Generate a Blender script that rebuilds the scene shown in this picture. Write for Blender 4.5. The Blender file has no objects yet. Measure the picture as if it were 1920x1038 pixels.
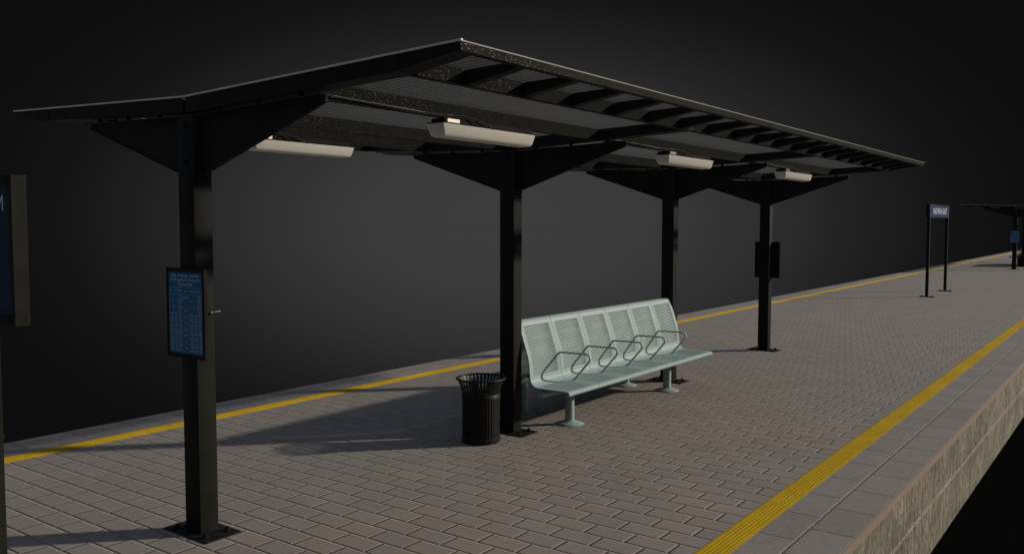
import bpy, bmesh, math, random
from mathutils import Vector, Matrix
random.seed(7)
S = bpy.context.scene
C = S.collection
PI = math.pi

# ------------------------------------------------------------------ materials
def new_mat(name):
    m = bpy.data.materials.new(name); m.use_nodes = True
    nt = m.node_tree
    b = nt.nodes['Principled BSDF']
    return m, nt, b, nt.nodes, nt.links

def mathn(nt, op, a, b=None, c=None, clamp=False):
    n = nt.nodes.new('ShaderNodeMath'); n.operation = op; n.use_clamp = clamp
    for i, v in enumerate((a, b, c)):
        if v is None: continue
        if isinstance(v, (int, float)): n.inputs[i].default_value = v
        else: nt.links.new(v, n.inputs[i])
    return n.outputs[0]

def noise(nt, vec, scale, detail=2, rough=.5):
    n = nt.nodes.new('ShaderNodeTexNoise'); n.inputs['Scale'].default_value = scale
    n.inputs['Detail'].default_value = detail; n.inputs['Roughness'].default_value = rough
    if vec is not None: nt.links.new(vec, n.inputs['Vector'])
    return n.outputs['Fac']

def ramp(nt, fac, stops):
    r = nt.nodes.new('ShaderNodeValToRGB'); e = r.color_ramp.elements
    while len(e) < len(stops): e.new(.5)
    for i, (p, c) in enumerate(stops):
        e[i].position = p; e[i].color = (*c, 1) if len(c) == 3 else c
    nt.links.new(fac, r.inputs['Fac'])
    return r.outputs['Color']

def mixc(nt, fac, a, b, mode='MIX'):
    n = nt.nodes.new('ShaderNodeMix'); n.data_type = 'RGBA'; n.blend_type = mode
    for k, v in ((0, fac), (6, a), (7, b)):
        if isinstance(v, (int, float)): n.inputs[k].default_value = v
        elif isinstance(v, tuple): n.inputs[k].default_value = (*v, 1)
        else: nt.links.new(v, n.inputs[k])
    return n.outputs[2]

def bump(nt, h, strength, dist, normal=None):
    n = nt.nodes.new('ShaderNodeBump'); n.inputs['Strength'].default_value = strength
    n.inputs['Distance'].default_value = dist
    nt.links.new(h, n.inputs['Height'])
    if normal is not None: nt.links.new(normal, n.inputs['Normal'])
    return n.outputs['Normal']

def wpos(nt):
    return nt.nodes.new('ShaderNodeNewGeometry').outputs['Position']
def opos(nt):
    return nt.nodes.new('ShaderNodeTexCoord').outputs['Object']
def scaled(nt, vec, s):
    m = nt.nodes.new('ShaderNodeMapping'); m.inputs['Scale'].default_value = s
    nt.links.new(vec, m.inputs['Vector']); return m.outputs['Vector']

M = {}
def steel(name, base, rough, bstr, vscale, spec=.25, sparse=1.1, sp_spec=.35):
    """black paint with a fine orange peel and scattered raised specks"""
    m, nt, b, N, L = new_mat(name)
    p = opos(nt)
    v = N.new('ShaderNodeTexVoronoi'); v.inputs['Scale'].default_value = vscale
    L.new(p, v.inputs['Vector'])
    sc = N.new('ShaderNodeSeparateColor'); L.new(v.outputs['Color'], sc.inputs[0])
    dome = mathn(nt, 'SUBTRACT', 1, mathn(nt, 'DIVIDE', v.outputs['Distance'], .42), clamp=True)
    dome = mathn(nt, 'MULTIPLY', mathn(nt, 'POWER', dome, .6), mathn(nt, 'GREATER_THAN', sc.outputs[0], sparse))
    n1 = noise(nt, p, 5, 4, .6)
    col = ramp(nt, n1, [(.3, tuple(x*.8 for x in base)), (.7, tuple(x*1.25 for x in base))])
    L.new(col, b.inputs['Base Color'])
    r = mathn(nt, 'MULTIPLY_ADD', noise(nt, p, 30, 3), .14, rough-.07)
    r = mathn(nt, 'MULTIPLY_ADD', mathn(nt, 'GREATER_THAN', dome, .05), -.38, r)
    L.new(r, b.inputs['Roughness'])
    L.new(mathn(nt, 'MULTIPLY_ADD', mathn(nt, 'GREATER_THAN', dome, .05), sp_spec, spec), b.inputs['Specular IOR Level'])
    n0 = bump(nt, noise(nt, p, 260, 2), bstr*.2, .001)
    L.new(bump(nt, dome, bstr, .0009, n0), b.inputs['Normal'])
    M[name] = m
steel('black_paint', (.0140, .0144, .0134), .6, .5, 82, .085)
steel('speckled_paint', (.0115, .0110, .0090), .66, .5, 98, .035, .78, .10)
steel('sign_paint', (.0155, .0152, .0130), .62, .5, 60, .06, .86, .05)
steel('bin_paint', (.012, .0118, .0105), .46, .1, 90, .22)
steel('case_paint', (.0135, .0135, .0125), .6, .2, 90, .06)

m, nt, b, N, L = new_mat('cable'); b.inputs['Base Color'].default_value = (.012, .012, .012, 1); b.inputs['Roughness'].default_value = .5; M['cable'] = m

def plain(name, base, rough, var=.1, nscale=40, bstr=0, spec=.5, metal=0):
    m, nt, b, N, L = new_mat(name)
    p = opos(nt)
    n1 = noise(nt, p, nscale, 3, .65)
    col = ramp(nt, n1, [(.25, tuple(x*(1-var) for x in base)), (.75, tuple(min(1, x*(1+var)) for x in base))])
    L.new(col, b.inputs['Base Color'])
    b.inputs['Roughness'].default_value = rough
    b.inputs['Specular IOR Level'].default_value = spec
    b.inputs['Metallic'].default_value = metal
    if bstr: L.new(bump(nt, noise(nt, p, nscale*6, 2), bstr, .002), b.inputs['Normal'])
    M[name] = m
def deck_mat():
    """ribbed roof sheet: pale strips alternating with strips darkened for rib shade"""
    for nme, fac, base in (('deck', .38, (.80, .82, .83)), ('deck_rib_shade', .34, (.05, .055, .055))):  # shade between ribs painted as dark strips; both pass about equal light
        m, nt, b, N, L = new_mat(nme)
        b.inputs['Base Color'].default_value = (*base, 1); b.inputs['Roughness'].default_value = .6
        b.inputs['Specular IOR Level'].default_value = .2
        t = N.new('ShaderNodeBsdfTransparent'); t.inputs['Color'].default_value = (.95, .95, .95, 1)
        mx = N.new('ShaderNodeMixShader'); mx.inputs[0].default_value = fac
        L.new(t.outputs[0], mx.inputs[1]); L.new(b.outputs[0], mx.inputs[2])
        L.new(mx.outputs[0], N['Material Output'].inputs['Surface'])
        M[nme] = m
deck_mat()
plain('trim_sun_side', (.11, .11, .105), .55, .08, 6, 0)  # roof trim colour darkened for the sunlit long edges
plain('trim_shade_side', (.66, .65, .62), .55, .08, 6, 0)  # same trim lightened for the shaded ends, to look as bright
plain('bench_paint', (.30, .39, .388), .5, .08, 320, .22, spec=.25)
def perforated():
    m, nt, b, N, L = new_mat('bench_perforated')
    p = opos(nt)
    sep = N.new('ShaderNodeSeparateXYZ'); L.new(p, sep.inputs[0])
    def f(v, pitch): return mathn(nt, 'SUBTRACT', mathn(nt, 'FRACT', mathn(nt, 'DIVIDE', v, pitch)), .5)
    fx, fy = f(sep.outputs[0], .0128), f(sep.outputs[1], .0128)
    d2 = mathn(nt, 'ADD', mathn(nt, 'MULTIPLY', fx, fx), mathn(nt, 'MULTIPLY', fy, fy))
    hole = mathn(nt, 'LESS_THAN', d2, .105)
    base = ramp(nt, noise(nt, p, 320, 3, .65), [(.25, (.27, .352, .352)), (.75, (.33, .428, .428))])
    L.new(mixc(nt, hole, base, (.035, .045, .05)), b.inputs['Base Color'])
    b.inputs['Roughness'].default_value = .5; b.inputs['Specular IOR Level'].default_value = .25
    M['bench_perforated'] = m
perforated()
plain('diffuser', (.76, .73, .66), .45, .04, 120, .05)
plain('galvanised', (.85, .80, .68), .3, .1, 60, .1, metal=.9)
plain('blue_panel', (.010, .135, .30), .22, .08, 6)
plain('navy_panel', (.03, .055, .15), .3, .1, 5)
plain('dark_navy', (.012, .032, .075), .3, .1, 5)
plain('print_white', (.62, .66, .68), .5, .03, 5)
plain('print_pale', (.30, .46, .62), .5, .03, 5)
def yellow_mat():
    m, nt, b, N, L = new_mat('yellow')
    p = wpos(nt)
    c = ramp(nt, noise(nt, p, 40, 4, .7), [(.3, (.42, .275, .008)), (.7, (.54, .365, .012))])
    c = mixc(nt, 1, c, ramp(nt, noise(nt, p, 1.6, 5, .65), [(.3, (.84, .82, .80)), (.65, (1.05, 1.05, 1.05))]), 'MULTIPLY')
    scuff = ramp(nt, noise(nt, scaled(nt, p, (.6, 1, 1)), 16, 5, .75), [(.30, (1, 1, 1)), (.38, (0, 0, 0))])
    c = mixc(nt, mathn(nt, 'MULTIPLY', scuff, .45), c, (.16, .12, .06))
    L.new(c, b.inputs['Base Color']); b.inputs['Roughness'].default_value = .65
    b.inputs['Specular IOR Level'].default_value = .1
    L.new(bump(nt, noise(nt, p, 140, 3), .2, .002), b.inputs['Normal'])
    M['yellow'] = m
yellow_mat()

# pavers: running bond, rows 0.2135 m along x, bricks 0.354 m along y
def pavers():
    m, nt, b, N, L = new_mat('pavers')
    p = wpos(nt)
    sep = N.new('ShaderNodeSeparateXYZ'); L.new(p, sep.inputs[0])
    x, y = sep.outputs[0], sep.outputs[1]
    u = mathn(nt, 'DIVIDE', x, .2135)
    row = mathn(nt, 'FLOOR', u)
    fu = mathn(nt, 'SUBTRACT', u, row)
    par = mathn(nt, 'MODULO', mathn(nt, 'ADD', row, 1000), 2)
    v = mathn(nt, 'MULTIPLY_ADD', par, .5, mathn(nt, 'DIVIDE', mathn(nt, 'ADD', y, 3.082), .354))
    cell = mathn(nt, 'FLOOR', v)
    fv = mathn(nt, 'SUBTRACT', v, cell)
    # distance to nearest joint, metres
    du = mathn(nt, 'MULTIPLY', mathn(nt, 'MINIMUM', fu, mathn(nt, 'SUBTRACT', 1, fu)), .2135)
    dv = mathn(nt, 'MULTIPLY', mathn(nt, 'MINIMUM', fv, mathn(nt, 'SUBTRACT', 1, fv)), .354)
    d = mathn(nt, 'MINIMUM', du, dv)
    h = N.new('ShaderNodeMapRange'); h.interpolation_type = 'SMOOTHSTEP'
    h.inputs['From Min'].default_value = .0; h.inputs['From Max'].default_value = .019
    L.new(d, h.inputs['Value'])
    comb = N.new('ShaderNodeCombineXYZ'); L.new(row, comb.inputs[0]); L.new(cell, comb.inputs[1])
    wn = N.new('ShaderNodeTexWhiteNoise'); wn.noise_dimensions = '2D'; L.new(comb.outputs[0], wn.inputs['Vector'])
    per = wn.outputs['Value']
    big = noise(nt, p, .22, 3, .55)
    tone = ramp(nt, big, [(.33, (.256, .236, .215)), (.66, (.266, .226, .200))])
    tint = ramp(nt, per, [(0, (.93, .93, .93)), (.45, (1, 1, 1)), (.85, (1.0, .985, .965)), (1, (1.07, 1.03, 1.02))])
    c = mixc(nt, 1, tone, tint, 'MULTIPLY')
    gr = ramp(nt, noise(nt, p, 140, 3, .7), [(.28, (.80, .80, .80)), (.72, (1.16, 1.16, 1.16))])
    c = mixc(nt, 1, c, gr, 'MULTIPLY')
    pit = ramp(nt, noise(nt, p, 320, 1), [(.26, (.62, .62, .62)), (.36, (1, 1, 1))])
    c = mixc(nt, 1, c, pit, 'MULTIPLY')
    dirt = ramp(nt, noise(nt, p, 1.3, 5, .65), [(.3, (.90, .90, .90)), (.7, (1.06, 1.06, 1.06))])
    c = mixc(nt, 1, c, dirt, 'MULTIPLY')
    stain = ramp(nt, noise(nt, p, .85, 6, .7), [(.28, (.80, .79, .78)), (.40, (1, 1, 1))])
    c = mixc(nt, 1, c, stain, 'MULTIPLY')
    jm = N.new('ShaderNodeMapRange'); jm.interpolation_type = 'SMOOTHSTEP'
    jm.inputs['From Min'].default_value = .001; jm.inputs['From Max'].default_value = .0036
    L.new(d, jm.inputs['Value'])
    c = mixc(nt, jm.outputs[0], (.165, .145, .128), c)
    L.new(c, b.inputs['Base Color'])
    b.inputs['Roughness'].default_value = .78
    b.inputs['Specular IOR Level'].default_value = .35
    n1 = bump(nt, noise(nt, p, 160, 3, .7), .22, .0025)
    # every paver sits a touch proud or tilted
    n2 = bump(nt, h.outputs[0], 1.0, .011, n1)
    L.new(n2, b.inputs['Normal'])
    M['pavers'] = m
pavers()

def coping_mat(name, off, y0, y1):
    m, nt, b, N, L = new_mat(name)
    p = wpos(nt)
    sep = N.new('ShaderNodeSeparateXYZ'); L.new(p, sep.inputs[0])
    u = mathn(nt, 'DIVIDE', mathn(nt, 'SUBTRACT', sep.outputs[0], off), .615)
    row = mathn(nt, 'FLOOR', u)
    fu = mathn(nt, 'SUBTRACT', u, row)
    d = mathn(nt, 'MULTIPLY', mathn(nt, 'MINIMUM', fu, mathn(nt, 'SUBTRACT', 1, fu)), .615)
    h = N.new('ShaderNodeMapRange'); h.interpolation_type = 'SMOOTHSTEP'
    h.inputs['From Min'].default_value = .0015; h.inputs['From Max'].default_value = .0095
    L.new(d, h.inputs['Value'])
    wn = N.new('ShaderNodeTexWhiteNoise'); wn.noise_dimensions = '1D'; L.new(row, wn.inputs['W'])
    tint = ramp(nt, wn.outputs['Value'], [(0, (.94, .94, .94)), (1, (1.06, 1.05, 1.05))])
    c = mixc(nt, 1, (.240, .212, .194), tint, 'MULTIPLY')
    gr = ramp(nt, noise(nt, p, 150, 3, .7), [(.28, (.80, .80, .80)), (.72, (1.16, 1.16, 1.16))])
    c = mixc(nt, 1, c, gr, 'MULTIPLY')
    pit = ramp(nt, noise(nt, scaled(nt, p, (1, .5, 1)), 34, 4, .65), [(.33, (.62, .61, .60)), (.43, (1, 1, 1))])
    c = mixc(nt, 1, c, pit, 'MULTIPLY')
    dirt = ramp(nt, noise(nt, p, 2.2, 5, .65), [(.3, (.90, .90, .91)), (.7, (1.05, 1.05, 1.05))])
    c = mixc(nt, 1, c, dirt, 'MULTIPLY')
    c = mixc(nt, h.outputs[0], (.035, .03, .026), c)
    L.new(c, b.inputs['Base Color'])
    b.inputs['Roughness'].default_value = .8
    n1 = bump(nt, noise(nt, p, 130, 3, .7), .25, .003)
    L.new(bump(nt, h.outputs[0], .8, .006, n1), b.inputs['Normal'])
    M[name] = m
coping_mat('coping_inner', .05, 0, 0)
coping_mat('coping_outer', .36, 0, 0)

def lip_mat():
    m, nt, b, N, L = new_mat('lip')
    p = wpos(nt)
    sep = N.new('ShaderNodeSeparateXYZ'); L.new(p, sep.inputs[0])
    u = mathn(nt, 'DIVIDE', mathn(nt, 'SUBTRACT', sep.outputs[0], .058), .3062)
    fu = mathn(nt, 'FRACT', u)
    d = mathn(nt, 'MULTIPLY', mathn(nt, 'MINIMUM', fu, mathn(nt, 'SUBTRACT', 1, fu)), .3062)
    line = mathn(nt, 'LESS_THAN', d, .0035)
    dash = mathn(nt, 'LESS_THAN', mathn(nt, 'FRACT', mathn(nt, 'MULTIPLY', sep.outputs[2], 95)), .5)
    f = mathn(nt, 'MULTIPLY', line, dash)
    c = ramp(nt, noise(nt, p, 18, 5, .7), [(.3, (.205, .150, .113)), (.7, (.245, .185, .142))])
    c = mixc(nt, f, c, (.05, .04, .032))
    L.new(c, b.inputs['Base Color']); b.inputs['Roughness'].default_value = .85
    L.new(bump(nt, noise(nt, p, 90, 3), .2, .003), b.inputs['Normal'])
    M['lip'] = m
lip_mat()

def wall_mat():
    m, nt, b, N, L = new_mat('concrete_wall')
    p = wpos(nt)
    sep = N.new('ShaderNodeSeparateXYZ'); L.new(p, sep.inputs[0])
    z = sep.outputs[2]
    st = noise(nt, scaled(nt, p, (1, 1, .16)), 17, 6, .72)
    fine = noise(nt, scaled(nt, p, (1, 1, .35)), 34, 4, .8)
    blot = noise(nt, scaled(nt, p, (.6, 1, .7)), 2.2, 5, .6)
    c = ramp(nt, st, [(.32, (.095, .085, .064)), (.43, (.18, .164, .132)), (.56, (.248, .227, .186)), (.74, (.36, .332, .278))])
    c = mixc(nt, 1, c, ramp(nt, blot, [(.34, (.66, .66, .62)), (.62, (1.12, 1.12, 1.12))]), 'MULTIPLY')
    c = mixc(nt, 1, c, ramp(nt, fine, [(.37, (.20, .195, .17)), (.48, (.86, .85, .83)), (.70, (1.38, 1.36, 1.32))]), 'MULTIPLY')
    mot = noise(nt, p, 26, 5, .8)
    c = mixc(nt, 1, c, ramp(nt, mot, [(.33, (.55, .54, .50)), (.45, (1, 1, 1)), (.68, (1.22, 1.21, 1.18))]), 'MULTIPLY')
    # rough cast line along the middle
    mid = mathn(nt, 'ABSOLUTE', mathn(nt, 'ADD', z, .475))
    chip = mathn(nt, 'MULTIPLY', mathn(nt, 'LESS_THAN', mid, mathn(nt, 'MULTIPLY', noise(nt, p, 7, 4, .7), .05)), mathn(nt, 'GREATER_THAN', noise(nt, p, 38, 4, .8), .52))
    c = mixc(nt, chip, c, (.36, .34, .28))
    gl = mathn(nt, 'LESS_THAN', mathn(nt, 'ABSOLUTE', mathn(nt, 'ADD', z, .27)), .004)
    c = mixc(nt, gl, c, (.05, .045, .035))
    L.new(c, b.inputs['Base Color']); b.inputs['Roughness'].default_value = .88
    b.inputs['Specular IOR Level'].default_value = .3
    n1 = bump(nt, st, .6, .025)
    n2 = bump(nt, noise(nt, p, 70, 4, .75), .6, .008, n1)
    L.new(n2, b.inputs['Normal'])
    M['concrete_wall'] = m
wall_mat()

def ground_mat():
    """dark polished studio-like floor"""
    m, nt, b, N, L = new_mat('ground')
    p = wpos(nt)
    b.inputs['Base Color'].default_value = (.92, .92, .92, 1)
    b.inputs['Metallic'].default_value = 1
    L.new(ramp(nt, noise(nt, p, .12, 3), [(.3, (.03, .03, .03)), (.7, (.05, .05, .05))]), b.inputs['Roughness'])
    M['ground'] = m
plain('dark_floor_sheet', (.004, .004, .004), 1, .3, 8, .3, spec=0)  # near-black colour stands for darkness on the near side
ground_mat()

# ------------------------------------------------------------------ mesh helpers
def box(bm, x0, x1, y0, y1, z0, z1, bev=0):
    vs = [bm.verts.new((x, y, z)) for x in (x0, x1) for y in (y0, y1) for z in (z0, z1)]
    f = [(0, 1, 3, 2), (4, 6, 7, 5), (0, 4, 5, 1), (2, 3, 7, 6), (0, 2, 6, 4), (1, 5, 7, 3)]
    fs = [bm.faces.new([vs[i] for i in q]) for q in f]
    if bev:
        es = list({e for q in fs for e in q.edges})
        bmesh.ops.bevel(bm, geom=es, offset=bev, segments=2, affect='EDGES', profile=.5)
def prism_x(bm, pts, x0, x1):
    a = [bm.verts.new((x0, y, z)) for y, z in pts]; c = [bm.verts.new((x1, y, z)) for y, z in pts]
    n = len(pts)
    bm.faces.new(a[::-1]); bm.faces.new(c)
    for i in range(n): bm.faces.new((a[i], a[(i+1) % n], c[(i+1) % n], c[i]))
def tube(bm, pts, r, n=8, cap=True, closed=False, flat=None):
    """round (or flat = (half width along x, half thickness)) bar along points"""
    pts = [Vector(p) for p in pts]; rings = []
    up0 = None
    for i, p in enumerate(pts):
        a = pts[max(i-1, 0)]; c = pts[min(i+1, len(pts)-1)]
        t = (c-a).normalized()
        ref = Vector((1, 0, 0)) if flat else (Vector((0, 0, 1)) if abs(t.z) < .9 else Vector((1, 0, 0)))
        if up0 is not None and not flat:
            ref = up0
        s = (ref - t*ref.dot(t)).normalized(); w = t.cross(s); up0 = s
        ring = []
        for k in range(n):
            an = 2*PI*(k+.5)/n
            if flat:
                ca, sa = math.cos(an), math.sin(an)
                e = .5
                q = s*flat[0]*math.copysign(abs(ca)**e, ca) + w*flat[1]*math.copysign(abs(sa)**e, sa)
            else: q = s*r*math.cos(an) + w*r*math.sin(an)
            ring.append(bm.verts.new(p+q))
        rings.append(ring)
    for i in range(len(rings)-1):
        for k in range(n):
            bm.faces.new((rings[i][k], rings[i][(k+1) % n], rings[i+1][(k+1) % n], rings[i+1][k]))
    if cap:
        bm.faces.new(rings[0][::-1]); bm.faces.new(rings[-1])
def lathe(bm, prof, n=32, c=(0, 0), cap=True):
    rings = [[bm.verts.new((c[0]+r*math.cos(2*PI*k/n), c[1]+r*math.sin(2*PI*k/n), z)) for k in range(n)] for r, z in prof]
    for i in range(len(rings)-1):
        for k in range(n):
            bm.faces.new((rings[i][k], rings[i][(k+1) % n], rings[i+1][(k+1) % n], rings[i+1][k]))
    if cap:
        bm.faces.new(rings[0][::-1]); bm.faces.new(rings[-1])
def hexbolt(bm, c, axis, r, h, n=6):
    """bolt head centred at c, growing along axis"""
    z = Vector(axis).normalized()
    s = z.orthogonal().normalized(); t = z.cross(s)
    A = [bm.verts.new(Vector(c)+s*r*math.cos(2*PI*k/n)+t*r*math.sin(2*PI*k/n)) for k in range(n)]
    B = [bm.verts.new(Vector(c)+z*h*.8+s*r*math.cos(2*PI*k/n)+t*r*math.sin(2*PI*k/n)) for k in range(n)]
    D = [bm.verts.new(Vector(c)+z*h+s*r*.8*math.cos(2*PI*k/n)+t*r*.8*math.sin(2*PI*k/n)) for k in range(n)]
    for k in range(n):
        j = (k+1) % n
        bm.faces.new((A[k], A[j], B[j], B[k])); bm.faces.new((B[k], B[j], D[j], D[k]))
    bm.faces.new(D); bm.faces.new(A[::-1])

def obj(name, bm, mat, parent=None, smooth=None, loc=(0, 0, 0), bevel=0):
    me = bpy.data.meshes.new(name)
    bmesh.ops.recalc_face_normals(bm, faces=bm.faces)
    bm.to_mesh(me); bm.free()
    me.materials.append(M[mat] if isinstance(mat, str) else mat)
    if smooth is not None:
        me.shade_smooth(); me.set_sharp_from_angle(angle=math.radians(smooth))
    o = bpy.data.objects.new(name, me); C.objects.link(o); o.location = loc
    if parent: o.parent = parent
    if bevel:
        bv = o.modifiers.new('edge', 'BEVEL'); bv.width = bevel; bv.segments = 2; bv.limit_method = 'ANGLE'
    return o
def NB(): return bmesh.new()
def tag(o, label, cat, group=None):
    o['label'] = label; o['category'] = cat
    if group: o['group'] = group
    return o
def thing(name, label, cat, loc=(0, 0, 0), rz=0, group=None):
    o = bpy.data.objects.new(name, None); C.objects.link(o); o.empty_display_size = .2
    o.location = loc; o.rotation_euler = (0, 0, rz)
    return tag(o, label, cat, group)
def struct(o): o['kind'] = 'structure'; return o
def copy_tree(o, parent=None):
    c = o.copy(); C.objects.link(c)
    if parent: c.parent = parent
    for ch in list(o.children): copy_tree(ch, c)
    return c
def relabel(o, label, loc=None, rz=None):
    o['label'] = label
    if loc is not None: o.location = loc
    if rz is not None: o.rotation_euler = (0, 0, rz)
    return o

def text_bm(bm, body, size, at, right, up, align='CENTER', sx=1.0, ext=.0006):
    """built-in font text laid on a plane at point `at`, baseline centred, as flat raised letters"""
    cu = bpy.data.curves.new('lettering_curve', 'FONT'); cu.body = body; cu.size = size
    cu.align_x = align; cu.align_y = 'CENTER'; cu.extrude = ext; cu.resolution_u = 3
    o = bpy.data.objects.new('lettering_source', cu); C.objects.link(o)
    dg = bpy.context.evaluated_depsgraph_get()
    me = bpy.data.meshes.new_from_object(o.evaluated_get(dg))
    R = Vector(right).normalized(); U = Vector(up).normalized(); Nn = R.cross(U)
    A = Vector(at)
    me.transform(Matrix.Diagonal((sx, 1, 1, 1)))
    mat = Matrix(((R.x, U.x, Nn.x, A.x), (R.y, U.y, Nn.y, A.y), (R.z, U.z, Nn.z, A.z), (0, 0, 0, 1)))
    me.transform(mat)
    bm.from_mesh(me)
    bpy.data.objects.remove(o); bpy.data.curves.remove(cu); bpy.data.meshes.remove(me)

# ------------------------------------------------------------------ setting
X0, X1 = -30.0, 170.0
ZG = -1.0
bm = NB()
R_ = 700
vs = [bm.verts.new((30+R_*math.cos(2*PI*k/64), 20+R_*math.sin(2*PI*k/64), ZG)) for k in range(64)]
bm.faces.new(vs)
struct(obj('ground', bm, 'ground'))
bm = NB(); box(bm, X0-40, X1, -60, -4.06, ZG-.02, ZG+.006)  # black sheet added over the floor: near-side darkness, no mirrored wall
struct(obj('dark_floor_sheet', bm, 'dark_floor_sheet'))
YN, YF = -4.1, 4.03
bm = NB(); box(bm, X0, X1, -3.7445, 3.5845, -.08, 0)
struct(obj('pavement', bm, 'pavers'))
bm = NB(); box(bm, X0, X1, -4.05, 4.0, ZG-.05, -.081)
struct(obj('platform', bm, 'coping_inner'))
for pts, mt in (([(-3.745, -.03), (-3.745, -.009), (-3.737, .0025), (-3.455, .0025), (-3.455, -.03)], 'coping_inner'),
                ([(3.425, -.03), (3.425, .0025), (3.582, .0025), (3.585, -.0005), (3.585, -.03)], 'coping_inner'),
                ([(YN+.006, -.0765), (YN+.006, .001), (YN+.009, .003), (-3.763, .003), (-3.757, -.004), (-3.757, -.0765)], 'coping_outer'),
                ([(YF-.006, -.0765), (YF-.006, .003), (3.602, .003), (3.598, -.001), (3.598, -.0765)], 'coping_outer')):
    bm = NB(); prism_x(bm, pts, X0, X1)
    struct(obj('coping', bm, mt))
# yellow ridged strips
for a, c in ((-3.455, -3.25), (3.215, 3.425)):
    bm = NB(); box(bm, X0, X1, a, c, -.01, .006)
    n = 6
    for k in range(n):
        yc = a+(c-a)*(k+.8)/(n+.6)
        prism_x(bm, [(yc-.004, .0055), (yc-.0035, .0098), (yc+.002, .0098), (yc+.006, .0055)], X0, X1)
    struct(obj('yellow_line', bm, 'yellow'))
# near and far platform walls
def wall(y, s, label):
    w = thing('platform_wall', label, 'wall', (0, y, 0), group='concrete walls carrying the platform edges')
    bm = NB(); box(bm, X0, X1, min(-s*.004, s*.04), max(-s*.004, s*.04), -.077, .0015)
    o = obj('coping_face', bm, 'lip', w)
    bm = NB()
    segs = [(-.078, 0), (-.262, 0), (-.268, .008), (-.274, .008), (-.28, 0), (-.46, 0), (-.468, -.006), (-.486, -.006), (-.494, 0), (ZG-.02, 0)]
    ys = [(s*(dy), z) for z, dy in segs]
    prism_x(bm, ys+[(s*.05, ZG-.02), (s*.05, -.078)], X0, X1)
    obj('concrete_face', bm, 'concrete_wall', w)
    return w
wall(YN, 1, 'stained beige concrete platform wall below the near coping at lower right')
wall(YF, -1, 'concrete platform wall on the far side facing the dark ground')

# ------------------------------------------------------------------ shelter
def zt(y): return 3.30+.034*abs(y)
HWX, HWY = .0785, .096
def make_column(root, x):
    bm = NB(); box(bm, -HWX, HWX, -HWY, HWY, .0115, 3.166, .004)
    col = obj('column', bm, 'black_paint', root, smooth=40, loc=(x, 0, 0))
    bm = NB(); box(bm, -.1575, .1575, -.276, .276, 0, .0115, .002)
    obj('base_plate', bm, 'black_paint', col)
    for sx in (-1, 1):
        for sy in (-1, 1):
            bm = NB()
            lathe(bm, [(.031, 0), (.031, .005)], 16)
            hexbolt(bm, (0, 0, .005), (0, 0, 1), .021, .018)
            lathe(bm, [(.011, .023), (.011, .034)], 10)
            obj('anchor_bolt', bm, 'black_paint', col, loc=(sx*.095, sy*.185, .0115))
    for z in (3.09, 2.81):
        bm = NB(); hexbolt(bm, (0, 0, 0), (-1, 0, 0), .021, .016, 12)
        obj('bolt', bm, 'black_paint', col, loc=(-HWX-.0005, -.005, z), smooth=40)
    return col
def make_bracket(root, x, s):
    bm = NB()
    y0 = HWY+.0005
    # end plate on the column
    a, c = sorted((s*y0, s*(y0+.012))); box(bm, -.068, .068, a, c, 2.70, 3.160, .002)
    zi, zo = 3.148, 3.186
    web = [(s*(y0+.012), 2.725), (s*(y0+.012), zi), (s*1.463, zo), (s*1.463, 3.158)]
    prism_x(bm, web, -.007, .007)
    # top flange
    t = [(s*(y0+.012), zi), (s*(y0+.012), zi+.010), (s*1.463, zo+.010), (s*1.463, zo)]
    prism_x(bm, t, -.062, .062)
    # bottom flange
    d = Vector((s*(1.463-y0-.012), 3.158-2.725)).normalized()
    bo = [(s*(y0+.012), 2.713), (s*(y0+.012), 2.725), (s*1.463, 3.158), (s*1.463, 3.146)]
    prism_x(bm, bo, -.014, .014)
    br = obj('bracket', bm, 'black_paint', root, loc=(x, 0, 0))
    for z in (2.76, 2.93, 3.08):
        bm = NB(); hexbolt(bm, (0, 0, 0), (0, s, 0), .018, .014, 12)
        obj('bolt', bm, 'black_paint', br, loc=(-.038, s*(y0+.0125), z), smooth=40)
    for yy in (.38, .82, 1.26):
        bm = NB(); hexbolt(bm, (0, 0, 0), (0, 0, 1), .018, .026, 12)
        z = zi+(zo-zi)*(yy-.1)/1.36+.0101
        obj('bolt', bm, 'black_paint', br, loc=(-.04, s*yy, z), smooth=40)
    return br
def beam_bottom(y):
    y = abs(y)
    if y <= 2.14: return zt(y)-.125+.012*y/2.14
    if y <= 2.26: return zt(y)-.113+.012*((y-2.14)/.12)**1.3
    return zt(y)-.101+(.101-.058)*(y-2.26)/.40
def make_beam(root, x, full):
    bm = NB()
    Y = 2.656 if full else 2.165
    for s in (-1, 1):
        ys = [.017, .7, 1.4, 2.0, 2.14, 2.18, 2.22, 2.26, 2.656] if full else [.004, .7, 1.4, 2.0, 2.14, 2.165]
        ys = [y for y in ys if y <= Y]
        top = [(s*y, zt(y)-.0125) for y in ys]
        bot = [(s*y, beam_bottom(y)) for y in ys]
        prism_x(bm, top+bot[::-1], -HWX, HWX)
        if full:   # cover plate over the splice
            yy = [2.03, 2.14, 2.175]
            prism_x(bm, [(s*y, zt(y)-.0135) for y in yy]+[(s*y, beam_bottom(y)-.002) for y in yy[::-1]], -HWX-.003, HWX+.003)
            # closer strip between splice and tip
            yy = [2.20, 2.26, 2.6545]
            prism_x(bm, [(s*y, zt(y)-.016) for y in yy]+[(s*y, beam_bottom(y)+.003) for y in yy[::-1]], -HWX-.0015, HWX+.0015)
    return obj('cross_beam', bm, 'black_paint', root, loc=(x, 0, 0))
PURL = (-2.18, -1.19, .03, 1.19, 2.18)
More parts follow.
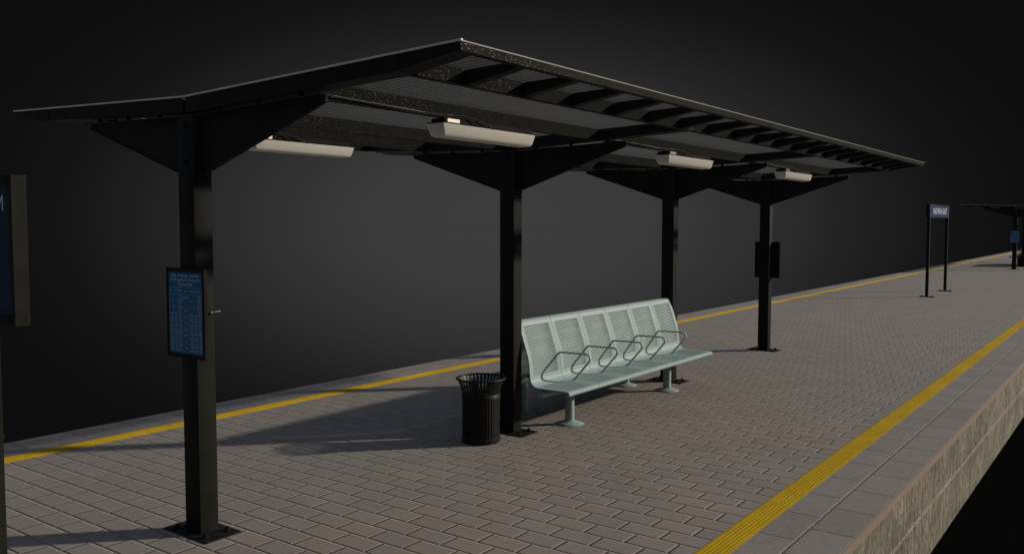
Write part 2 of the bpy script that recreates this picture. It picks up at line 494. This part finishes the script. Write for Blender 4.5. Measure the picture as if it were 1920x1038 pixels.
def make_purlin(root, xa, xb, y):
    zt_ = zt(y)-.018; zb = zt(y)-.131
    if abs(y) > 2: zb = zt(y)-.118
    s = 1 if y < 2 else -1
    t = .007; w = .062
    if s > 0: pts = [(0, zb), (w, zb), (w, zb+t), (t, zb+t), (t, zt_-t), (w, zt_-t), (w, zt_), (0, zt_)]
    else: pts = [(0, zb), (0, zt_), (-w, zt_), (-w, zt_-t), (-t, zt_-t), (-t, zb+t), (-w, zb+t), (-w, zb)]
    bm = NB(); prism_x(bm, pts, xa, xb)
    return obj('purlin', bm, 'speckled_paint', root, loc=(0, y, 0))
RX0, RX1 = -HWX, 12+HWX
def make_shelter():
    root = thing('platform_shelter', 'large black steel platform shelter with gull-wing roof on four square columns', 'shelter', (0, 0, 0), group='shelters along the platform')
    for x in (0, 4, 8, 12):
        make_column(root, x)
        make_bracket(root, x, -1); make_bracket(root, x, 1)
        make_beam(root, x, x in (0, 12))
    for y in PURL:
        for x in (0, 4, 8): make_purlin(root, x+HWX+.001, x+4-HWX-.001, y)
    # edge angles along the two long sides
    for s in (-1, 1):
        z1 = zt(2.66)-.0125; z0 = zt(2.66)-.062
        pts = [(s*2.657, z0), (s*2.657, z1), (s*2.649, z1), (s*2.649, z0+.007), (s*2.60, z0+.007), (s*2.60, z0)]
        bm = NB(); prism_x(bm, pts, RX0+.16, RX1-.16)
        # ends close flush over the end beams
        for xa, xb in ((RX0, RX0+.159), (RX1-.159, RX1)):
            prism_x(bm, [(s*2.6572, z0), (s*2.6572, z1), (s*2.6565, z1), (s*2.6565, z0)], xa, xb)
        obj('edge_angle', bm, 'speckled_paint', root)
    # short tapered outriggers between outer purlin and edge angle
    def outr(s):
        bm = NB()
        ys = [2.19, 2.30, 2.46, 2.645]
        bots = [zt(2.19)-.116, zt(2.30)-.098, zt(2.46)-.078, zt(2.645)-.053]
        pts = [(s*y, zt(y)-.018) for y in ys]+[(s*y, b_) for y, b_ in zip(ys[::-1], bots[::-1])]
        prism_x(bm, pts, -.004, .075)
        return bm
    for s in (-1, 1):
        first = None
        for k in range(1, 19):
            x = RX0+.64*k
            if first is None: first = obj('outrigger', outr(s), 'black_paint', root, loc=(x, 0, 0))
            else:
                c = first.copy(); C.objects.link(c); c.location = (x, 0, 0)
    # corrugated deck (ribs run across the platform)
    for s in (-1, 1):
        bm = NB()
        p = .064; n = int((RX1-RX0-.03)/p)
        xs = []
        for k in range(n):
            xx = RX0+.015+k*p
            xs += [(xx, 0), (xx+.033, 0), (xx+.034, .0015), (xx+.063, .0015)]
        xs.append((RX1-.015, 0))
        ya, yb = .002, 2.648
        for lay in (0,):
            A = [bm.verts.new((x, s*ya, zt(ya)-.0175+h)) for x, h in xs]
            B = [bm.verts.new((x, s*yb, zt(yb)-.0175+h)) for x, h in xs]
            for i in range(len(xs)-1): bm.faces.new((A[i], A[i+1], B[i+1], B[i]))
        rd = obj('roof_deck', bm, 'deck', root)
        rd.data.materials.append(M['deck_rib_shade'])
        for i, pl in enumerate(rd.data.polygons): pl.material_index = 1 if i % 4 == 2 else 0
    # folded trims along the four edges of the roof
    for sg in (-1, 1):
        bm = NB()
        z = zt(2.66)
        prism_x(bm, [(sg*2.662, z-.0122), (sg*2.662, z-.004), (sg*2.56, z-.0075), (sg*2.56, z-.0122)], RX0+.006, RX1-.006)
        obj('edge_trim', bm, 'trim_sun_side', root)
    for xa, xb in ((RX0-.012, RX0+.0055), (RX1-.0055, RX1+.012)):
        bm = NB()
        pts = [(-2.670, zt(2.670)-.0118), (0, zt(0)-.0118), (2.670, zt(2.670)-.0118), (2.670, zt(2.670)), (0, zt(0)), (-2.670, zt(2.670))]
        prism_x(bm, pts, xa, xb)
        obj('end_trim', bm, 'trim_shade_side', root)
    return root
shelter = make_shelter()

# ------------------------------------------------------------------ lamps under the roof (unlit)
def make_lamp(label):
    t = thing('strip_light', label, 'light', group='unlit strip lights hanging under the shelter roof')
    # housing
    bm = NB(); box(bm, -.60, .60, -.073, .073, -.034, .0, .004)
    box(bm, -.64, .64, -.086, .086, -.045, -.0345, .003)
    obj('housing', bm, 'case_paint', t)
    bm = NB(); box(bm, -.57, -.42, -.0765, -.0735, -.032, -.004)
    obj('clip', bm, 'galvanised', t)
    # diffuser: tapered tray with rounded edges
    bm = NB()
    z0, z1 = -.0455, -.150
    def ring(hx, hy, z, r):
        vs = []
        for cx, cy, a0 in ((hx-r, hy-r, 0), (-hx+r, hy-r, PI/2), (-hx+r, -hy+r, PI), (hx-r, -hy+r, 1.5*PI)):
            for k in range(5):
                a = a0+PI/2*k/4
                vs.append(bm.verts.new((cx+r*math.cos(a), cy+r*math.sin(a), z)))
        return vs
    rs = [ring(.642, .092, z0, .012), ring(.638, .090, z0-.02, .014), ring(.622, .080, z1+.028, .018), ring(.612, .071, z1+.009, .018), ring(.598, .058, z1, .016)]
    for a, c in zip(rs, rs[1:]):
        for k in range(20): bm.faces.new((a[k], a[(k+1) % 20], c[(k+1) % 20], c[k]))
    bm.faces.new(rs[0]); bm.faces.new(rs[-1][::-1])
    obj('diffuser', bm, 'diffuser', t, smooth=50)
    return t
LZ = 3.206
def cable(t, pts, r=.006):
    out = []
    P = [Vector(p) for p in pts]
    for i in range(len(P)-1):
        p0 = P[max(i-1, 0)]; p1 = P[i]; p2 = P[i+1]; p3 = P[min(i+2, len(P)-1)]
        for k in range(8):
            u = k/8
            out.append(.5*((2*p1)+(-p0+p2)*u+(2*p0-5*p1+4*p2-p3)*u*u+(-p0+3*p1-3*p2+p3)*u**3))
    out.append(P[-1])
    bm = NB(); tube(bm, out, r, 6)
    return obj('cable', bm, 'cable', t, smooth=60)
lamps = []
near_l = ['unlit white strip light under the near roof wing between the first and second columns',
          'unlit white strip light under the near wing between the middle two columns, behind the bench',
          'small far unlit strip light under the near wing by the last column']
far_l = ['unlit white strip light under the far wing, partly hidden by the front bracket',
         'strip light under the far roof wing between the middle two columns',
         'strip light under the far roof wing between the last two columns']
lamp0 = make_lamp(near_l[0])
cable(lamp0, [(-1.95, -.07, .035), (-1.2, -.072, .022), (-.75, -.085, .012), (-.45, -.088, .02), (-.30, -.09, .004), (-.235, -.09, -.028), (-.23, -.088, -.044)])
cable(lamp0, [(-.62, -.088, .016), (-.38, -.094, .024), (-.15, -.096, .0), (-.03, -.094, -.032), (.0, -.089, -.046)])
lamp0.location = (2.06, -1.145, LZ)
for i in (1, 2):
    relabel(copy_tree(lamp0), near_l[i], (2.06+4*i, -1.145, LZ))
fl = relabel(copy_tree(lamp0), far_l[0], (2.0, 1.16, LZ))
# wires drooping along the cross beams belong to the shelter
for x in (4, 8, 12):
    cable(shelter, [(x-.10, 1.9, 3.215), (x-.105, 1.6, 3.19), (x-.105, 1.3, 3.175), (x-.10, 1.05, 3.20), (x-.10, .75, 3.19), (x-.10, .45, 3.155), (x-.10, .2, 3.17), (x-.095, -.05, 3.20)], .007)

# ------------------------------------------------------------------ timetable cases
def make_timetable(label):
    """front faces -x; origin on the case back, centre"""
    t = thing('timetable_case', label, 'timetable', group='timetable cases strapped to the shelter columns')
    W, H, D = .242, .337, .031
    bm = NB(); box(bm, -D+.006, 0, -W+.004, W-.004, -H+.004, H-.004, .002)
    obj('case', bm, 'case_paint', t)
    bm = NB()
    f = .030
    for a in ((-W, -W+f, -H, H), (W-f, W, -H, H), (-W+f, W-f, -H, -H+f), (-W+f, W-f, H-f, H)):
        box(bm, -D-.002, -D+.0055, a[0], a[1], a[2], a[3], .0015)
    obj('frame', bm, 'case_paint', t)
    bm = NB(); box(bm, -D+.001, -D+.0055, -W+f+.0005, W-f-.0005, -H+f+.0005, H-f-.0005)
    pan = obj('panel', bm, 'blue_panel', t)
    # lettering; reading direction seen from -x is -y
    bm = NB(); X = -D+.0002
    R, U = (0, -1, 0), (0, 0, 1)
    def T(s, size, v, z, sx=1.0): text_bm(bm, s, size, (X, -v, z), R, U, 'CENTER', sx, .0003)
    T('Tergev - Mountenegro - Quest Port', .028, 0, .282, .86)
    T('Rty, Bth, Drg, Bdt, 7 Dty, 70th Sierra Tail', .027, 0, .249, .80)
    T('Train Time Table', .030, 0, .217, .9)
    cols = [-.205, -.150, -.096, -.043, .053, .105, .155, .206]
    heads = ['No.', 'Wkd', 'Wknd', 'Station', 'Wknd', 'Wkd', 'No.']
    for i, h in enumerate(heads): T(h, .017, (cols[i]+cols[i+1])/2, .168, .85)
    names = ['Grand Port', 'St.', 'Tollwood', 'Westmoor', 'Tremont', 'Orchards', 'Nadvirna', 'Pike', 'Tergev']
    rows = [.195, .142]+[.142-.0475*(k+1) for k in range(9)]
    rr = random.Random(3)
    for k, nme in enumerate(names):
        zc = (rows[k+1]+rows[k+2])/2
        T(nme, .019, (cols[3]+cols[4])/2, zc, .85)
        for i in (0, 1, 2, 4, 5, 6):
            if k < 3 and i not in (2, 6): T('-', .018, (cols[i]+cols[i+1])/2, zc); continue
            for dz in (.011, -.011):
                T('%d:%02d' % (rr.randint(5, 23), rr.choice((0, 5, 10, 15, 25, 30, 40, 45, 50))), .0175, (cols[i]+cols[i+1])/2, zc+dz, .85)
    obj('lettering', bm, 'print_white', pan)
    bm = NB()
    for c in cols: box(bm, X-.0006, X, -c-.001, -c+.001, rows[-1], rows[0])
    for z in rows: box(bm, X-.0008, X-.0001, -cols[-1], -cols[0], z-.001, z+.001)
    obj('table_grid', bm, 'print_pale', pan)
    # strap round the column and its bolt
    bm = NB(); t_ = .004; z0, z1 = -.012, .012
    xa, xb, ya = .0, 2*HWX+.001, HWY+.0012
    for s in (-1, 1):
        a, c = sorted((s*ya, s*(ya+t_))); box(bm, .003, xb+t_, a, c, z0, z1)
    box(bm, xb, xb+t_-.0005, -ya, ya, z0+.0005, z1-.0005)
    obj('strap', bm, 'case_paint', t)
    bm = NB()
    tube(bm, [(.115, -ya-.004, .003), (.14, -ya-.03, .004)], .007, 8)
    tube(bm, [(.105, -ya-.018, -.002), (.14, -ya-.024, .004), (.165, -ya-.028, .007), (.182, -ya-.03, .008)], .006, 8)
    obj('clamp_bolt', bm, 'galvanised', t, smooth=40)
    return t
tt = make_timetable('blue printed timetable in a black case on the front of the nearest column')
tt.location = (-HWX, -.006, 1.688)
relabel(copy_tree(tt), 'black timetable case seen from behind on the last column of the near shelter', (12+HWX, 0, 1.688), PI)

# ------------------------------------------------------------------ benches
PROF = [(-.694, .461), (-.712, .462), (-.726, .467), (-.735, .479), (-.736, .494), (-.728, .508), (-.712, .517), (-.69, .5195),
        (-.60, .520), (-.45, .5185), (-.33, .518), (-.29, .5225), (-.262, .533), (-.238, .552), (-.224, .570), (-.216, .592), (-.213, .612),
        (-.210, .637)]
BACK = [(-.210, .637), (-.193, .790), (-.187, .825), (-.178, .862), (-.165, .905), (-.080, 1.145), (-.062, 1.197)]
TOP = [(-.062, 1.197), (-.052, 1.225), (-.045, 1.240), (-.035, 1.251), (-.022, 1.256), (-.010, 1.256)]
def resample(pts, n):
    P = [Vector(p) for p in pts]; d = [0]
    for a, c in zip(P, P[1:]): d.append(d[-1]+(c-a).length)
    out = []
    for t in n:
        t = t*d[-1]
        i = max(j for j in range(len(d)) if d[j] <= t+1e-9); i = min(i, len(P)-2)
        u = (t-d[i])/(d[i+1]-d[i]); out.append(tuple(P[i].lerp(P[i+1], u)))
    return out
def seat_mesh():
    bm = NB()
    nsl = 28
    ts = []; kinds = []
    for k in range(nsl):
        a = (k+.14)/nsl; c = (k+.47)/nsl
        ts += [a, c]
    back = resample(BACK, [0]+ts+[1])
    head = PROF[:-1]
    rows = head+back+TOP[1:]
    i0 = len(head)            # index of back[0]
    pan0, pan1 = PROF.index((-.69, .5195)), PROF.index((-.29, .5225))
    slot = {i0+1+2*k for k in range(nsl)}
    xs = [-.3185, -.3105, -.248, .248, .3105, .3185]
    grid = []
    for j, (y, z) in enumerate(rows):
        grid.append([bm.verts.new((x, y, z)) for x in xs])
    for j in range(len(rows)-1):
        for i in range(len(xs)-1):
            if j in slot and i == 2: continue
            f = bm.faces.new((grid[j][i], grid[j][i+1], grid[j+1][i+1], grid[j+1][i]))
            if i == 2 and pan0 <= j < pan1: f.material_index = 1
    bmesh.ops.recalc_face_normals(bm, faces=bm.faces)
    return bm
def make_bench(label):
    t = thing('bench', label, 'bench', (6, 0, 0), group='metal benches standing back to back under the shelters')
    first = None
    for k in range(6):
        x = -1.6+.64*k
        if first is None:
            first = obj('seat', seat_mesh(), 'bench_paint', t, smooth=32, loc=(x, 0, 0))
            so = first.modifiers.new('sheet', 'SOLIDIFY'); so.thickness = .011; so.offset = -1
            first.data.materials.append(M['bench_perforated'])
        else:
            c = first.copy(); C.objects.link(c); c.location = (x, 0, 0)
    bm = NB(); tube(bm, [(-1.905, -.335, .448), (1.905, -.335, .448)], .045, 24)
    bar = obj('support_tube', bm, 'bench_paint', t, smooth=40)
    for k in range(6):   # brackets between tube and seat
        x = -1.6+.64*k
        for dx in (-.2, .2):
            bm = NB(); prism_x(bm, [(-.62, .512), (-.60, .497), (-.38, .455), (-.29, .455), (-.235, .53), (-.225, .54), (-.30, .519)], x+dx-.004, x+dx+.004)
            obj('seat_bracket', bm, 'bench_paint', bar)
    for x in (-1.28, 1.28):
        bm = NB(); lathe(bm, [(.055, .02), (.055, .425)], 28, cap=False)
        leg = obj('leg', bm, 'bench_paint', t, smooth=40, loc=(x, -.335, 0))
        bm = NB(); lathe(bm, [(.162, 0), (.166, .006), (.160, .012), (.12, .024), (.075, .036), (.057, .048)], 40)
        obj('foot_plate', bm, 'bench_paint', leg, smooth=40)
    # armrest hoops over the joints
    pts = []
    def arc(cy, cz, r, a0, a1, n=7):
        return [(cy+r*math.cos(math.radians(a0+(a1-a0)*k/n)), cz+r*math.sin(math.radians(a0+(a1-a0)*k/n))) for k in range(n+1)]
    path = [(-.385, .524), (-.412, .545), (-.440, .580), (-.598, .762)]
    path += arc(-.560, .795, .050, 220, 86)
    path += [(-.40, .8435), (-.25, .8415)]
    path += arc(-.215, .800, .041, 92, 40, 4)
    path += [(-.172, .815)]
    for k in range(5):
        x = -1.28+.64*k
        bm = NB(); tube(bm, [(x, y, z) for y, z in path], 0, 12, flat=(.0155, .0102))
        obj('armrest', bm, 'bench_paint', t, smooth=50)
    return t
bench = make_bench('pale green metal bench with hoop armrests facing the near platform edge, sunlit')
b2 = relabel(copy_tree(bench), 'shaded metal bench back to back behind the sunlit one, facing the far edge', (6, 0, 0), PI)

# ------------------------------------------------------------------ litter bin
def make_bin(label):
    t = thing('litter_bin', label, 'bin', group='slatted litter bins by the columns')
    bm = NB(); n = 38
    prof = [(.204, .045), (.205, .30), (.205, .48), (.208, .535), (.216, .58), (.229, .62), (.245, .655), (.258, .685)]
    for k in range(n):
        a = 2*PI*k/n; ca, sa = math.cos(a), math.sin(a)
        rows = []
        for r, z in prof:
            q = []
            for dr, dw in ((0, -.0120), (0, .0120), (-.005, .0120), (-.005, -.0120)):
                rr = r+dr
                q.append(bm.verts.new((rr*ca-dw*sa, rr*sa+dw*ca, z)))
            rows.append(q)
        for A, B in zip(rows, rows[1:]):
            for i in range(4): bm.faces.new((A[i], A[(i+1) % 4], B[(i+1) % 4], B[i]))
        bm.faces.new(rows[0]); bm.faces.new(rows[-1])
    obj('slats', bm, 'bin_paint', t)
    bm = NB()
    N1, N2 = 48, 10; R, r = .263, .0115
    vs = [[bm.verts.new(((R+r*math.cos(2*PI*j/N2))*math.cos(2*PI*i/N1), (R+r*math.cos(2*PI*j/N2))*math.sin(2*PI*i/N1), .692+r*math.sin(2*PI*j/N2))) for j in range(N2)] for i in range(N1)]
    for i in range(N1):
        for j in range(N2): bm.faces.new((vs[i][j], vs[(i+1) % N1][j], vs[(i+1) % N1][(j+1) % N2], vs[i][(j+1) % N2]))
    obj('rim', bm, 'bin_paint', t, smooth=60)
    bm = NB(); lathe(bm, [(.2055, .478), (.2115, .480), (.2115, .526), (.2085, .530), (.2055, .528)], 48, cap=False)
    obj('band', bm, 'bin_paint', t, smooth=40)
    bm = NB(); lathe(bm, [(.175, .006), (.195, .0), (.208, .012), (.212, .03), (.212, .058), (.206, .064), (.198, .064), (.19, .05)], 48)
    obj('base', bm, 'bin_paint', t, smooth=40)
    bm = NB(); lathe(bm, [(.186, .05), (.186, .47), (.182, .47), (.182, .056)], 40, cap=False)
    obj('liner', bm, 'bin_paint', t, smooth=40)
    return t
bin1 = make_bin('black slatted litter bin with a flared rim beside the second column')
bin1.location = (3.45, -.005, 0)

# ------------------------------------------------------------------ name sign far along the platform
def make_name_sign():
    t = thing('station_sign', 'blue station name board lettered NADVIRNA EAST on two black posts', 'sign', (28.2, .05, 0))
    for x in (-1.45, 1.60):
        bm = NB(); box(bm, -.045, .045, -.045, .045, .012, 2.56, .004)
        p = obj('post', bm, 'black_paint', t, loc=(x, 0, 0))
        bm = NB(); box(bm, -.16, .16, -.22, .22, 0, .012)
        for sx in (-1, 1):
            for sy in (-1, 1): hexbolt(bm, (sx*.1, sy*.15, .012), (0, 0, 1), .025, .03)
        obj('base_plate', bm, 'black_paint', p)
    bm = NB(); box(bm, -1.62, 1.66, -.05, .06, 2.555, 2.985, .004)
    obj('frame', bm, 'case_paint', t)
    bm = NB(); box(bm, -1.60, 1.64, -.054, -.0505, 2.575, 2.965)
    pan = obj('panel', bm, 'navy_panel', t)
    for word, xa, xb in (('NADVIRNA', -1.09, .385), ('EAST', .49, 1.22)):
        bm = NB(); text_bm(bm, word, .295, (0, 0, 2.765), (1, 0, 0), (0, 0, 1), 'LEFT', 1, .001)
        lo = min(v.co.x for v in bm.verts); hi = max(v.co.x for v in bm.verts)
        for v in bm.verts: v.co.x = xa+(v.co.x-lo)/(hi-lo)*(xb-xa); v.co.y += -.0545
        obj('lettering', bm, 'print_white', pan)
    return t
make_name_sign()

# ------------------------------------------------------------------ tall sign at the left edge
def make_totem():
    t = thing('platform_sign', 'tall navy sign board in a thick black frame cut by the left picture edge', 'sign', (-1.8115, -.28, 0))
    y0, y1 = -.92, .92
    z0, z1 = 1.836, 2.602
    bm = NB(); hx = .038
    f = .042
    for a in ((y0, y0+f, z0, z1), (y1-f, y1, z0, z1), (y0+f, y1-f, z0, z0+f), (y0+f, y1-f, z1-f, z1)):
        box(bm, -hx, hx, a[0], a[1], a[2], a[3], .002)
    obj('frame', bm, 'sign_paint', t)
    bm = NB(); box(bm, -hx+.018, hx-.018, y0+f+.0005, y1-f-.0005, z0+f+.0005, z1-f-.0005)
    pan = obj('panel', bm, 'dark_navy', t)
    bm = NB(); text_bm(bm, 'M', .116, (-hx+.0175, -.754, 2.459), (0, -1, 0), (0, 0, 1), 'CENTER', .95, .0006)
    obj('lettering', bm, 'print_white', pan)
    for y in (-.57+.038, .55):
        bm = NB(); box(bm, -hx, hx, -hx, hx, .012, z0-.001, .003)
        p = obj('post', bm, 'sign_paint', t, loc=(0, y, 0))
        bm = NB(); box(bm, -.13, .13, -.13, .13, 0, .012, .002); obj('base_plate', bm, 'sign_paint', p)
        bm = NB(); box(bm, -hx-.003, hx+.003, -hx-.003, hx+.003, 1.20, 1.222)
        obj('clamp', bm, 'sign_paint', p)
    return t
make_totem()

# ------------------------------------------------------------------ second shelter far away
DX = 48.0
relabel(copy_tree(shelter), 'distant second black shelter at the right picture edge with only its end showing', (DX, 0, 0))
relabel(copy_tree(tt), 'tiny distant blue timetable on the front column of the far shelter', (DX-HWX, 0, 1.688))
relabel(copy_tree(bench), 'distant sunlit bench under the far shelter at the right edge', (DX+6, 0, 0))
relabel(copy_tree(b2), 'distant shaded bench under the far shelter, back to back with its twin', (DX+6, 0, 0))
relabel(copy_tree(bin1), 'distant black litter bin under the far shelter', (DX+3.45, -.005, 0))

# ------------------------------------------------------------------ light
SUN_AZ = math.radians(-43.5)    # from +x towards -y
SUN_EL = math.radians(20.3)
sd = Vector((math.cos(SUN_AZ)*math.cos(SUN_EL), math.sin(SUN_AZ)*math.cos(SUN_EL), math.sin(SUN_EL)))
sl = bpy.data.lights.new('sun', 'SUN'); sl.energy = 3.3; sl.angle = math.radians(1.8); sl.color = (1, .90, .76)
so = bpy.data.objects.new('sun', sl); C.objects.link(so); so.rotation_euler = (-sd).to_track_quat('-Z', 'Y').to_euler(); so.location = (20, -20, 20)

w = bpy.data.worlds.new('World'); S.world = w; w.use_nodes = True
nt = w.node_tree; N = nt.nodes; L = nt.links
bg = N['Background']
def N_lum(c):
    n = N.new('ShaderNodeRGBToBW'); L.new(c, n.inputs[0]); return n.outputs[0]
SKY = .135
sky = N.new('ShaderNodeTexSky'); sky.sky_type = 'NISHITA'; sky.sun_disc = False
sky.sun_elevation = SUN_EL; sky.sun_rotation = math.atan2(sd.x, sd.y)
tc = N.new('ShaderNodeTexCoord'); d = tc.outputs['Generated']
sep = N.new('ShaderNodeSeparateXYZ'); L.new(d, sep.inputs[0])
up = N.new('ShaderNodeMapRange'); up.interpolation_type = 'SMOOTHSTEP'
up.inputs['From Min'].default_value = .29; up.inputs['From Max'].default_value = .62
L.new(sep.outputs[2], up.inputs['Value'])
def dot(v):
    n = N.new('ShaderNodeVectorMath'); n.operation = 'DOT_PRODUCT'; L.new(d, n.inputs[0]); n.inputs[1].default_value = v
    return n.outputs['Value']
# studio backdrop: its pool of light is put into the sky, ahead of the view
GA = math.radians(36.7)
g = (math.cos(GA), math.sin(GA), 0); gr = (math.sin(GA), -math.cos(GA), 0)
dg = mathn(nt, 'MAXIMUM', dot(g), .02)
a = mathn(nt, 'DIVIDE', dot(gr), dg)
e = mathn(nt, 'DIVIDE', sep.outputs[2], dg)
q = mathn(nt, 'ADD', mathn(nt, 'POWER', mathn(nt, 'DIVIDE', mathn(nt, 'ABSOLUTE', a), .362), 2), mathn(nt, 'POWER', mathn(nt, 'DIVIDE', mathn(nt, 'ABSOLUTE', e), .186), 2))
glow = mathn(nt, 'EXPONENT', mathn(nt, 'MULTIPLY', mathn(nt, 'POWER', q, 1.38), -1))
lum = mathn(nt, 'MULTIPLY_ADD', glow, .041, .0042)
col = N.new('ShaderNodeCombineColor')
for i in range(3): L.new(lum, col.inputs[i])
skys = mixc(nt, 1, mixc(nt, .45, sky.outputs[0], mathn(nt, 'MULTIPLY', N_lum(sky.outputs[0]), 1.0)), (SKY, SKY, SKY), 'MULTIPLY')
fin = mixc(nt, up.outputs[0], col.outputs[0], skys)
L.new(fin, bg.inputs['Color']); bg.inputs['Strength'].default_value = 1.0

# ------------------------------------------------------------------ camera
cam = bpy.data.cameras.new('camera'); co = bpy.data.objects.new('camera', cam); C.objects.link(co)
yaw, pit, rol = 0.6341671140318883, 0.06127072907658103, 0.0009032275992914198
fw = Vector((math.cos(yaw)*math.cos(pit), math.sin(yaw)*math.cos(pit), -math.sin(pit)))
r0 = fw.cross(Vector((0, 0, 1))).normalized(); u0 = r0.cross(fw)
r = r0*math.cos(rol)+u0*math.sin(rol); u = -r0*math.sin(rol)+u0*math.cos(rol)
co.matrix_world = Matrix(((r.x, u.x, -fw.x, -3.89826365), (r.y, u.y, -fw.y, -5.82532106), (r.z, u.z, -fw.z, 2.36132798), (0, 0, 0, 1)))
cam.sensor_width = 36; cam.lens = 36*1636.4678/1920
cam.clip_start = .05; cam.clip_end = 3000
S.camera = co
S.view_settings.view_transform = 'Standard'; S.view_settings.look = 'None'
S.view_settings.exposure = 0; S.view_settings.gamma = 1
try:
    S.cycles.use_denoising = True
    S.cycles.sample_clamp_indirect = 4
except Exception: pass
